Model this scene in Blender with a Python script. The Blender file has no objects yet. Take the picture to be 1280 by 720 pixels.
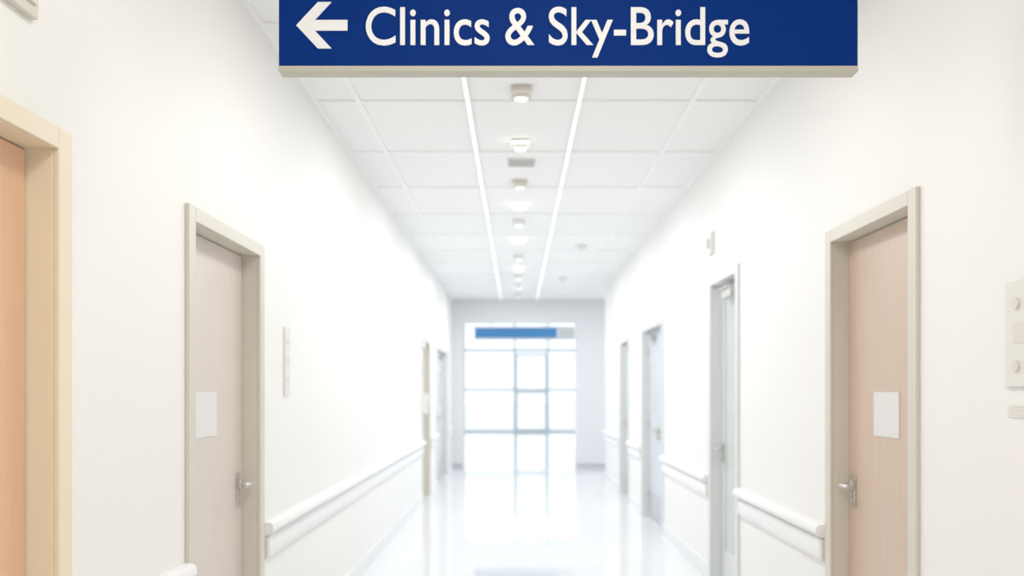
import bpy, bmesh, math
from mathutils import Matrix, Vector
S=bpy.context.scene
COL=S.collection
H=3.15; XL=-1.21; XR=1.45; CAMZ=1.42; YEND=17.9; YR=15.7; YB=-3.0

# ---------------- materials ----------------
def mat(name,rgb,rough=0.5,metal=0.0,emit=0,ergb=None,noise=0.0,nscale=8,bump=0.0,bscale=200,spec=None):
    m=bpy.data.materials.new(name); m.use_nodes=True
    nt=m.node_tree; b=nt.nodes['Principled BSDF']
    b.inputs['Base Color'].default_value=(*rgb,1)
    b.inputs['Roughness'].default_value=rough
    b.inputs['Metallic'].default_value=metal
    if spec is not None: b.inputs['Specular IOR Level'].default_value=spec
    if emit:
        b.inputs['Emission Color'].default_value=(*(ergb or rgb),1)
        b.inputs['Emission Strength'].default_value=emit
    tc=nt.nodes.new('ShaderNodeTexCoord')
    if noise:
        n=nt.nodes.new('ShaderNodeTexNoise'); n.inputs['Scale'].default_value=nscale
        n.inputs['Detail'].default_value=4
        nt.links.new(tc.outputs['Object'],n.inputs['Vector'])
        r=nt.nodes.new('ShaderNodeValToRGB')
        r.color_ramp.elements[0].color=(*[c*(1-noise) for c in rgb],1)
        r.color_ramp.elements[1].color=(*[min(1,c*(1+noise)) for c in rgb],1)
        nt.links.new(n.outputs['Fac'],r.inputs['Fac']); nt.links.new(r.outputs['Color'],b.inputs['Base Color'])
    return m
def woodmat(name,a,c):
    m=mat(name,a,0.4); nt=m.node_tree; b=nt.nodes['Principled BSDF']
    tc=nt.nodes.new('ShaderNodeTexCoord'); mp=nt.nodes.new('ShaderNodeMapping'); mp.inputs['Scale'].default_value=(14,14,0.9)
    n=nt.nodes.new('ShaderNodeTexNoise'); n.inputs['Scale'].default_value=3; n.inputs['Detail'].default_value=6; n.inputs['Distortion'].default_value=0.6
    r=nt.nodes.new('ShaderNodeValToRGB'); r.color_ramp.elements[0].position=.3; r.color_ramp.elements[1].position=.7
    r.color_ramp.elements[0].color=(*a,1); r.color_ramp.elements[1].color=(*c,1)
    nt.links.new(tc.outputs['Object'],mp.inputs['Vector']); nt.links.new(mp.outputs['Vector'],n.inputs['Vector'])
    nt.links.new(n.outputs['Fac'],r.inputs['Fac']); nt.links.new(r.outputs['Color'],b.inputs['Base Color'])
    return m
M_wall=mat('wall_paint',(0.90,0.893,0.873),0.5,noise=0.01,nscale=1.5)
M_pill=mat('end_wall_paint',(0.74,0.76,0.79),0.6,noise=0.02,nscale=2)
M_ceil=mat('ceiling_tile',(0.93,0.93,0.93),0.8,noise=0.008,nscale=30)
M_bar=mat('ceiling_grid_paint',(0.97,0.97,0.97),0.4)
M_led=mat('led_diffuser',(1,1,1),0.4,emit=0.9,ergb=(1,1,1))
M_frame=mat('door_frame_paint',(0.64,0.60,0.51),0.4,noise=0.01)
M_framew=mat('door_frame_warm_lit',(0.84,0.72,0.53),0.4,noise=0.01)  # cream frame with the warm lighting put into its colour
M_frameg=mat('door_frame_grey',(0.70,0.72,0.72),0.4,noise=0.01)  # grey paint, made paler to stand in for haze on far frames
M_woodL=woodmat('door_wood_orange',(0.76,0.44,0.26),(0.80,0.48,0.30))
M_woodM=woodmat('door_wood_pale',(0.65,0.565,0.51),(0.68,0.595,0.54))
M_woodR=woodmat('door_wood_tan',(0.575,0.415,0.31),(0.61,0.45,0.34))
M_grey=mat('door_grey_laminate',(0.56,0.60,0.65),0.35,noise=0.02)  # grey leaf, colour lightened in place of distance haze
M_dark=mat('kick_plate_steel',(0.50,0.52,0.56),0.4,0.3,noise=0.02)
M_steel=mat('brushed_steel',(0.55,0.54,0.52),0.3,0.9,noise=0.03,nscale=60)
M_paper=mat('paper',(0.76,0.75,0.75),0.6,noise=0.01)
M_rail=mat('rail_vinyl',(0.90,0.90,0.91),0.5,noise=0.01)
M_rail2=mat('rail_vinyl_beige',(0.72,0.68,0.62),0.4,noise=0.01)
M_base=mat('baseboard_vinyl',(0.84,0.85,0.86),0.4,noise=0.01)
M_blue=mat('sign_blue',(0.0,0.018,0.165),0.6,noise=0.01,spec=0.05)
M_blue2=mat('lobby_sign_blue',(0.06,0.27,0.66),0.5,noise=0.01,spec=0.3)
M_white=mat('sign_white',(0.95,0.97,1.0),0.5)
M_alu=mat('sign_aluminium_rail',(0.50,0.48,0.40),0.5,0.0,noise=0.02)
M_plast=mat('white_plastic',(0.78,0.77,0.73),0.35,noise=0.01)
M_plastg=mat('grey_plastic',(0.55,0.55,0.53),0.4,noise=0.01)
M_beige=mat('beige_metal',(0.68,0.64,0.55),0.5,noise=0.02)
M_mull=mat('window_frame_paint',(0.50,0.56,0.60),0.4,noise=0.02)
M_ground=mat('pale_paving',(0.8,0.82,0.85),0.8,noise=0.03)
M_floor=mat('polished_vinyl',(0.82,0.845,0.865),0.05,noise=0.015,nscale=1.2,spec=1.0)
def glassmat(name,tint,gl=0.12):
    m=bpy.data.materials.new(name); m.use_nodes=True; nt=m.node_tree; nt.nodes.clear()
    o=nt.nodes.new('ShaderNodeOutputMaterial'); mx=nt.nodes.new('ShaderNodeMixShader'); t=nt.nodes.new('ShaderNodeBsdfTransparent')
    g=nt.nodes.new('ShaderNodeBsdfGlossy'); g.inputs['Roughness'].default_value=0.05
    t.inputs['Color'].default_value=(*tint,1); mx.inputs['Fac'].default_value=gl
    nt.links.new(t.outputs[0],mx.inputs[1]); nt.links.new(g.outputs[0],mx.inputs[2]); nt.links.new(mx.outputs[0],o.inputs['Surface'])
    return m
M_glass=glassmat('window_glass',(0.95,0.98,1.0),0.06)
M_frost=mat('frosted_glass',(0.66,0.71,0.70),0.15,noise=0.05,nscale=3,spec=0.8)

# ---------------- helpers ----------------
def bx(bm,x0,x1,y0,y1,z0,z1):
    x0,x1=min(x0,x1),max(x0,x1); y0,y1=min(y0,y1),max(y0,y1); z0,z1=min(z0,z1),max(z0,z1)
    v=[bm.verts.new(p) for p in [(x0,y0,z0),(x1,y0,z0),(x1,y1,z0),(x0,y1,z0),(x0,y0,z1),(x1,y0,z1),(x1,y1,z1),(x0,y1,z1)]]
    for f in [(0,3,2,1),(4,5,6,7),(0,1,5,4),(1,2,6,5),(2,3,7,6),(3,0,4,7)]: bm.faces.new([v[i] for i in f])
def cyl(bm,c,r,d,axis='Z',r2=None,seg=24):
    R={'Z':Matrix.Identity(4),'X':Matrix.Rotation(math.pi/2,4,'Y'),'Y':Matrix.Rotation(math.pi/2,4,'X')}[axis]
    bmesh.ops.create_cone(bm,cap_ends=True,segments=seg,radius1=r,radius2=r if r2 is None else r2,depth=d,matrix=Matrix.Translation(c)@R)
def prism(bm,pts,a,b_):
    va=[bm.verts.new((p[0],a,p[1])) for p in pts]; vb=[bm.verts.new((p[0],b_,p[1])) for p in pts]
    n=len(pts); bm.faces.new(va); bm.faces.new(vb[::-1])
    for i in range(n): bm.faces.new([va[i],vb[i],vb[(i+1)%n],va[(i+1)%n]])
def group(name,loc):
    e=bpy.data.objects.new(name,None); e.location=loc; e.empty_display_size=.1; COL.objects.link(e); return e
def part(name,bm,m,parent=None,bevel=0.0,smooth=False):
    bmesh.ops.recalc_face_normals(bm,faces=bm.faces)
    me=bpy.data.meshes.new(name); bm.to_mesh(me); bm.free()
    me.materials.append(m)
    o=bpy.data.objects.new(name,me); COL.objects.link(o)
    if smooth:
        for p in me.polygons: p.use_smooth=True
        try: me.set_sharp_from_angle(angle=math.radians(35))
        except Exception: pass
    if bevel:
        md=o.modifiers.new('b','BEVEL'); md.width=bevel; md.segments=2; md.limit_method='ANGLE'
    if parent:
        o.parent=parent; o.matrix_parent_inverse=Matrix.Translation(-Vector(parent.location))
    return o
NB=bmesh.new

# ---------------- doors table ----------------
# side, y0, y1, top, leaf, frame, double, paper, glazed
doors=[
 (-1,1.53,2.58,2.11,M_woodL,M_framew,0,0,0),
 (-1,3.50,4.55,2.11,M_woodM,M_frame,0,1,0),
 (-1,12.3,13.3,2.13,M_woodM,M_frame,0,0,0),
 (-1,14.4,16.6,2.13,M_grey,M_frameg,1,0,0),
 ( 1,3.45,4.47,2.16,M_woodR,M_frame,0,1,0),
 ( 1,6.24,7.20,2.26,M_frost,M_frameg,0,0,1),
 ( 1,9.46,11.1,2.16,M_grey,M_frameg,1,0,0),
 ( 1,12.35,13.45,2.14,M_grey,M_frameg,0,0,0),
]
# ---------------- room shell ----------------
def wall(name,side,X,y0,y1,holes,m=M_wall,t=0.2):
    bm=NB(); xs=(X,X+side*t); cur=y0
    for (a,b_,zt) in sorted(holes):
        bx(bm,*xs,cur,a,0,H); bx(bm,*xs,a,b_,zt,H); cur=b_
    bx(bm,*xs,cur,y1,0,H)
    return part(name,bm,m)
hl=[(d[1]+.04,d[2]-.04,d[3]-.03) for d in doors if d[0]<0]
hr=[(d[1]+.04,d[2]-.04,d[3]-.03) for d in doors if d[0]>0]
wall('wall_left',-1,XL,YB,YEND,hl); wall('wall_right',1,XR,YB,YR,hr)
bm=NB(); bx(bm,XL-.2,XR+.2,YB-.2,YB,0,H); part('wall_back',bm,M_wall)
bm=NB(); bx(bm,XR+.2,5.0,YR-.2,YR,0,H); part('wall_passage_near',bm,M_wall)
bm=NB(); bx(bm,5.0,5.2,YR-.2,YEND+.3,0,H); part('wall_passage_end',bm,M_wall)
PX0=-1.01; PX1=1.105; PZ=2.715
bm=NB(); bx(bm,XL-.2,PX0,YEND,YEND+.3,0,H); bx(bm,PX1,5.0,YEND,YEND+.3,0,H); bx(bm,PX0,PX1,YEND,YEND+.3,PZ,H)
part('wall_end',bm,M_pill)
LX=5.2; LH=3.95; LY=34.0
bm=NB(); bx(bm,-LX-.2,-LX,YEND+.3,LY,0,LH); part('wall_lobby_left',bm,M_wall)
bm=NB(); bx(bm,LX,LX+.2,YEND+.3,LY,0,LH); part('wall_lobby_right',bm,M_wall)
bm=NB(); bx(bm,-LX-.2,XL-.2,YEND,YEND+.3,0,LH); bx(bm,XL-.2,5.2,YEND+.05,YEND+.3,H+.1,LH+.1); part('wall_lobby_front',bm,M_wall)
bm=NB(); bx(bm,-LX-.2,LX+.2,YEND+.3,LY+.2,LH,LH+.1); part('ceiling_lobby',bm,M_ceil)
bm=NB(); bx(bm,-LX-.3,LX+.3,YB-.2,LY+.3,-.1,0); part('floor',bm,M_floor)
bm=NB(); bx(bm,-60,60,LY+.3,120,-.15,-.05); part('ground',bm,M_ground)
bm=NB(); bx(bm,XL-.2,XR+.2,YB-.2,YR-.2,H,H+.1); bx(bm,XL-.2,5.2,YR-.2,YEND+.05,H,H+.1); part('ceiling',bm,M_ceil)

# ceiling grid
g=group('ceiling_grid',(0,8,H))
bm=NB()
for x in (-0.94,1.04): bx(bm,x-.014,x+.014,YB,YEND,H-.012,H)
y=YB+.3
while y<YEND-.2:
    bx(bm,XL,XR,y-.014,y+.014,H-.011,H); y+=1.2
bx(bm,XL,XL+.03,YB,YEND,H-.012,H); bx(bm,XR-.03,XR,YB,YR,H-.012,H)
part('tee_bars',bm,M_bar,g)
for i,x in enumerate((-0.29,0.37)):
    lg=group('linear_ceiling_light' if i==0 else 'linear_ceiling_light.001',(x,8,H))
    bm=NB(); bx(bm,x-.016,x-.008,YB,YEND-.02,H-.016,H); bx(bm,x+.008,x+.016,YB,YEND-.02,H-.016,H); part('channel',bm,M_bar,lg)
    bm=NB(); bx(bm,x-.008,x+.008,YB,YEND-.02,H-.014,H); part('diffuser',bm,M_led,lg)
k=0
for y in (5.5,6.65,7.9,8.8,9.7,10.8,12.2,13.3,14.3,15.6,17.0):
    e=group('ceiling_downlight',(0.03,y,H)); 
    bm=NB(); bx(bm,-.035,.085,y-.10,y+.10,H-.035,H); part('housing',bm,M_beige if k<3 else M_plast,e,0.008)
    bm=NB(); cyl(bm,(0.025,y,H-.042),0.045,.016,'Z'); part('trim_ring',bm,M_plast,e,smooth=True)
    bm=NB(); cyl(bm,(0.025,y,H-.052),0.036,.008,'Z'); part('lens',bm,M_led,e,smooth=True)
    k+=1
e=group('ceiling_vent',(0.04,7.2,H)); bm=NB(); bx(bm,-.07,.14,7.1,7.3,H-.012,H); part('frame',bm,M_plast,e)
bm=NB()
for i in range(6): bx(bm,-.06,.13,7.115+i*.03,7.128+i*.03,H-.025,H-.012)
part('louvres',bm,M_plastg,e)
for (x,y) in ((0.76,11.3),(0.70,14.5)):
    e=group('smoke_detector',(x,y,H)); bm=NB(); cyl(bm,(x,y,H-.012),.07,.024); cyl(bm,(x,y,H-.037),.035,.026,r2=.05); part('body',bm,M_plast,e,smooth=True)
    bm=NB(); cyl(bm,(x,y,H-.054),.012,.01); part('indicator',bm,M_plastg,e)

# ---------------- doors ----------------
def make_door(n,d):
    s,y0,y1,zt,ml,mf,dbl,paper,glz=d
    X=XL if s<0 else XR
    e=group('door_%d'%n,(X,(y0+y1)/2,0))
    f=lambda a:X+s*a
    hd=.055
    bm=NB()
    for (a,b_) in ((y0,y0+.075),(y1-.075,y1)):
        bx(bm,f(-.016),f(0),a,b_,0,zt)
    bx(bm,f(-.016),f(0),y0+.075,y1-.075,zt-hd,zt)
    bx(bm,f(0),f(.13),y0+.04,y0+.075,0,zt-.03); bx(bm,f(0),f(.13),y1-.075,y1-.04,0,zt-.03)
    bx(bm,f(0),f(.13),y0+.075,y1-.075,zt-hd,zt-.03)
    part('frame',bm,mf,e,0.003)
    a,b_=y0+.079,y1-.079; top=zt-hd-.004
    leaves=[(a,b_)] if not dbl else [(a,(a+b_)/2-.003),((a+b_)/2+.003,b_)]
    for i,(p,q) in enumerate(leaves):
        if glz:
            bm=NB(); w=.09
            bx(bm,f(.07),f(.115),p,p+w,.01,top); bx(bm,f(.07),f(.115),q-w,q,.01,top)
            bx(bm,f(.07),f(.115),p+w,q-w,top-w,top); bx(bm,f(.07),f(.115),p+w,q-w,.01,.26)
            part('leaf_stiles',bm,M_frameg,e,.003)
            bm=NB(); bx(bm,f(.085),f(.10),p+w,q-w,.26,top-w); part('leaf_glass',bm,M_frost,e)
        else:
            bm=NB(); bx(bm,f(.07),f(.115),p,q,.01,top); part('leaf_%d'%(i+1),bm,ml,e,.003)
            if dbl or ml is M_grey:
                bm=NB(); bx(bm,f(.066),f(.0695),p+.03,q-.03,.03,.30); part('kick_plate_%d'%(i+1),bm,M_dark,e)
                bm=NB(); mid=(p+q)/2; bx(bm,f(.066),f(.0695),mid-.12,mid+.12,1.2,1.75); part('vision_panel_%d'%(i+1),bm,M_frost,e)
        hy=p+.07 if (n==1 or (dbl and i==1)) else q-.07
        dr=-1 if hy>(p+q)/2 else 1
        bm=NB(); bx(bm,f(.062),f(.0695),hy-.022,hy+.022,.90,1.05); part('handle_plate_%d'%(i+1),bm,M_steel,e,.003)
        bm=NB(); cyl(bm,(f(.035),hy,1.0),.011,.055,'X'); cyl(bm,(f(.012),hy+dr*.04,1.0),.010,.10,'Y'); cyl(bm,(f(.055),hy,1.0),.026,.012,'X')
        cyl(bm,(f(.058),hy,.93),.014,.012,'X')
        part('handle_lever_%d'%(i+1),bm,M_steel,e,.002,smooth=True)
        if n!=1:
            hh=p+.004 if hy>(p+q)/2 else q-.004
            bm=NB()
            for z in (.25,1.05,top-.22): cyl(bm,(f(.063),hh,z),.009,.1,'Z')
            part('hinges_%d'%(i+1),bm,M_steel,e,smooth=True)
    if dbl or glz or ml is M_grey:
        bm=NB(); c=(y0+y1)/2 if not dbl else y1-.5
        bx(bm,f(.01),f(.065),c-.14,c+.14,top-.12,top-.05); bx(bm,f(-.01),f(.01),c-.10,c+.16,top-.06,top-.045)
        part('door_closer',bm,M_steel if not glz else M_plastg,e,.006)
    if paper:
        c=(y0+y1)/2-.06 if s<0 else (y0+y1)/2
        bm=NB(); bx(bm,f(.0665),f(.0695),c-.15,c+.12,1.235,1.42); part('notice_sheet',bm,M_paper,e)
for i,d in enumerate(doors): make_door(i+1,d)

# ---------------- handrails / baseboards ----------------
def rails(side,X,segs):
    for i,(a,b_) in enumerate(segs):
        e=group('wall_handrail',(X,(a+b_)/2,.72)); f=lambda t:X-side*t
        low=[(f(.0),.62),(f(.016),.623),(f(.024),.637),(f(.024),.715),(f(.018),.727),(f(0),.73)]
        up=[(f(.0),.735),(f(.024),.738),(f(.042),.745),(f(.052),.762),(f(.050),.785),(f(.040),.797),(f(.02),.80),(f(0),.797)]
        bm=NB(); prism(bm,up,a+.0,b_-.0); part('grip',bm,M_rail,e,smooth=True)
        bm=NB(); prism(bm,low,a+.04,b_-.04); part('bumper',bm,M_rail,e,smooth=True)
        bm=NB()
        for (p,q) in ((a,a+.04),(b_-.04,b_)):
            prism(bm,[(X+(x-X)*1.05,z) for x,z in low],p,q)
        part('end_caps',bm,M_rail2,e,.004)
gL=[(YB,1.53),(2.58,3.50),(4.55,12.3),(13.3,14.4),(16.6,YEND)]
gR=[(YB,3.45),(4.47,6.24),(7.20,9.46),(11.1,12.35),(13.45,YR)]
pad=lambda L:[(a+.02,b_-.02) for a,b_ in L]
rails(-1,XL,pad(gL)); rails(1,XR,pad(gR[1:]))
bm=NB()
for a,b_ in gL: bx(bm,XL,XL+.012,a+.002,b_-.002,0,.12)
part('baseboard_left',bm,M_base)
bm=NB()
for a,b_ in gR: bx(bm,XR-.012,XR,a+.002,b_-.002,0,.12)
part('baseboard_right',bm,M_base)
bm=NB(); bx(bm,XL,PX0,YEND-.012,YEND,0,.09); bx(bm,PX1,5.0,YEND-.012,YEND,0,.09); part('baseboard_end',bm,M_dark)

# ---------------- hanging sign ----------------
SX0,SX1=-0.745,1.0675; SY=3.0; Z0=2.422; Z1=2.705
sg=group('hanging_sign',((SX0+SX1)/2,SY+.03,Z0))
bm=NB(); bx(bm,SX0,SX1,SY+.006,SY+.054,Z0+.018,Z1-.018); part('panel',bm,M_blue,sg)
bm=NB(); bx(bm,SX0,SX1,SY,SY+.06,Z0,Z0+.018); bx(bm,SX0,SX1,SY,SY+.06,Z1-.018,Z1); part('rails',bm,M_alu,sg,.002)
bm=NB()
for x in (SX0+.25,SX1-.25):
    cyl(bm,(x,SY+.03,(Z1+H)/2),.008,H-Z1); cyl(bm,(x,SY+.03,H-.008),.035,.016)
part('suspension_rods',bm,M_steel,sg,smooth=True)
ar=[(-.690,2.5675),(-.6225,2.640),(-.580,2.640),(-.632,2.584),(-.530,2.584),(-.530,2.551),(-.632,2.551),(-.580,2.495),(-.6225,2.495)]
bm=NB(); prism(bm,ar,SY+.003,SY+.006); part('arrow',bm,M_white,sg)
def text_mesh(body,x0,x1,z,cap,y,parent,m,off=0.006):
    cu=bpy.data.curves.new('t','FONT'); cu.body=body; cu.size=1; cu.extrude=.01; cu.offset=off; cu.resolution_u=6
    o=bpy.data.objects.new('t',cu); COL.objects.link(o); bpy.context.view_layer.update()
    me=bpy.data.meshes.new_from_object(o.evaluated_get(bpy.context.evaluated_depsgraph_get()))
    bpy.data.objects.remove(o)
    xs=[v.co.x for v in me.vertices]; a,b_=min(xs),max(xs)
    sx=(x1-x0)/(b_-a); sz=cap/0.73
    for v in me.vertices:
        v.co=Vector((x0+(v.co.x-a)*sx, y-v.co.z*.15, z+v.co.y*sz))
    me.materials.clear(); me.materials.append(m)
    t=bpy.data.objects.new('lettering',me); COL.objects.link(t); t.parent=parent; t.matrix_parent_inverse=Matrix.Translation(-Vector(parent.location))
text_mesh('Clinics & Sky-Bridge',-.4725,.7275,2.507,.124,SY+.0045,sg,M_white,.006)

# lobby sign
fy=22.0
fs=group('lobby_hanging_sign',(0,fy,2.6))
bm=NB(); bx(bm,-.97,.93,fy,fy+.08,2.66,2.89); part('panel',bm,M_blue2,fs)
bm=NB(); bx(bm,-.99,.95,fy-.01,fy+.09,2.62,2.66); bx(bm,-.99,.95,fy-.01,fy+.09,2.89,2.92); bx(bm,.95,1.33,fy-.01,fy+.09,2.62,2.92); part('rails',bm,M_frameg,fs)
bm=NB()
for x in (-.6,.6): cyl(bm,(x,fy+.04,(2.92+LH)/2),.012,LH-2.92)
part('suspension_rods',bm,M_steel,fs)

# ---------------- wall items ----------------
def wbox(name,side,y0,y1,z0,z1,t,m,m2,kind):
    X=XL if side<0 else XR; f=lambda a:X-side*a
    e=group(name,(X,(y0+y1)/2,(z0+z1)/2))
    bm=NB(); bx(bm,f(0),f(t),y0,y1,z0,z1); part('body',bm,m,e,.003)
    c=(y0+y1)/2
    if kind=='gauge':
        bm=NB()
        for z in (z0+.06,z1-.07): cyl(bm,(f(t+.004),c+.03,z),.018,.008,'X')
        bx(bm,f(t),f(t+.002),y0+.03,y1-.05,(z0+z1)/2-.03,(z0+z1)/2+.03)
        part('dials',bm,m2,e,smooth=True)
    elif kind=='plaque':
        bm=NB()
        for i in range(3):
            z=z0+(z1-z0)*(.2+.27*i); bx(bm,f(t),f(t+.001),y0+.02,y1-.02,z,z+(z1-z0)*.08)
        part('text_lines',bm,m2,e)
    elif kind=='vent':
        bm=NB(); n=6
        for i in range(n): bx(bm,f(t),f(t+.008),y0+.02,y1-.02,z0+.03+i*(z1-z0-.05)/n,z0+.045+i*(z1-z0-.05)/n)
        part('louvres',bm,m2,e)
    elif kind=='lamp':
        bm=NB(); cyl(bm,(f(t+.01),c,(z0+z1)/2),.04,.02,'X'); part('dome',bm,m2,e,smooth=True)
wbox('medical_gas_panel',1,2.63,2.83,1.435,1.745,.012,M_plast,M_rail2,'gauge')
wbox('room_label',1,2.63,2.83,1.345,1.385,.004,M_plast,M_rail2,'plaque')
wbox('room_plaque',-1,4.98,5.08,1.40,1.76,.010,M_plast,M_rail2,'plaque')
wbox('wall_vent',-1,2.02,2.39,2.345,2.60,.02,M_beige,M_rail2,'vent')
wbox('wall_sensor_box',1,7.05,7.2,2.44,2.60,.03,M_plast,M_plast,'lamp')  # small white sensor fixture high on the wall
wbox('room_number_plate',-1,12.12,12.26,1.60,1.80,.012,M_plastg,M_plast,'plaque')
wbox('nurse_call_light',-1,12.12,12.26,1.98,2.12,.05,M_plast,M_plastg,'lamp')
wbox('hand_sanitizer_dispenser',-1,12.12,12.24,1.15,1.40,.08,M_plast,M_plastg,'lamp')

# ---------------- window wall ----------------
wg=group('window_1',(0,LY,0))
bm=NB()
for z,h in ((.04,.04),(1.5,.05),(2.9,.05),(LH-.05,.05)): bx(bm,-LX,LX,LY,LY+.1,z-h,z+h)
for x in (-LX+.05,-3.5,-1.87,-.08,1.1,2.12,3.6,LX-.05): bx(bm,x-.04,x+.04,LY-.01,LY+.11,0,LH)
part('mullions',bm,M_mull,wg)
bm=NB(); bx(bm,-LX,LX,LY+.045,LY+.055,0,LH); part('glass',bm,M_glass,wg)
dg=group('door_9',(.5,LY-.03,0))
bm=NB()
a,b_=-.04,1.06
bx(bm,a,a+.07,LY-.06,LY-.012,.01,2.78); bx(bm,b_-.07,b_,LY-.06,LY-.012,.01,2.78); bx(bm,a+.07,b_-.07,LY-.06,LY-.012,2.70,2.78); bx(bm,a+.07,b_-.07,LY-.06,LY-.012,.01,.12); bx(bm,a+.07,b_-.07,LY-.06,LY-.012,1.36,1.44)
part('leaf_frame',bm,M_mull,dg,.004)
bm=NB(); cyl(bm,(a+.13,LY-.1,1.1),.015,.5); part('pull_bar',bm,M_steel,dg)

# ---------------- lights ----------------
def area(name,loc,sx,sy,p,col,rot=(0,0,0)):
    l=bpy.data.lights.new(name,'AREA'); l.shape='RECTANGLE'; l.size=sx; l.size_y=sy; l.energy=p; l.color=col
    o=bpy.data.objects.new(name,l); o.location=loc; o.rotation_euler=rot; COL.objects.link(o)
for y,p,c in ((-2,18,(1,.93,.82)),(-.2,18,(1,.93,.82)),(1.6,14.5,(1,.95,.86)),(3.9,15.5,(1,.97,.92)),(6.2,22,(1,.995,.98)),(8.6,27,(.98,.99,1)),(11,30,(.96,.98,1)),(13.4,32,(.96,.98,1)),(16,30,(.96,.98,1))):
    area('ceiling_panel_lamp',(0.04,y,H-.018),.5,.9,p,c)
area('passage_fill',(3.3,16.8,H-.02),1.2,.9,28,(.95,.98,1))  # added fill to brighten the side passage, no visible source
for y in (22,29):
    for x in (-3.4,3.4): area('lobby_fill',(x,y,LH-.03),1.2,2,85,(.93,.97,1))  # added lobby fill, kept to the sides out of view and floor reflection
w=bpy.data.worlds.new('World'); S.world=w; w.use_nodes=True
bg=w.node_tree.nodes['Background']; bg.inputs[0].default_value=(.96,.985,1,1); bg.inputs[1].default_value=1.4

# ---------------- camera ----------------
cd=bpy.data.cameras.new('Camera'); cam=bpy.data.objects.new('Camera',cd); COL.objects.link(cam)
cam.location=(0,0,CAMZ); cam.rotation_euler=(math.pi/2,0,0)
cd.sensor_width=36; cd.lens=36*1200/1280; cd.shift_y=130/1280; cd.shift_x=-6/1280
cd.clip_end=300; cd.dof.use_dof=True; cd.dof.focus_distance=2.9; cd.dof.aperture_fstop=2.0
S.camera=cam
S.view_settings.view_transform='Standard'; S.view_settings.look='None'
S.view_settings.exposure=0.2; S.view_settings.gamma=1.22
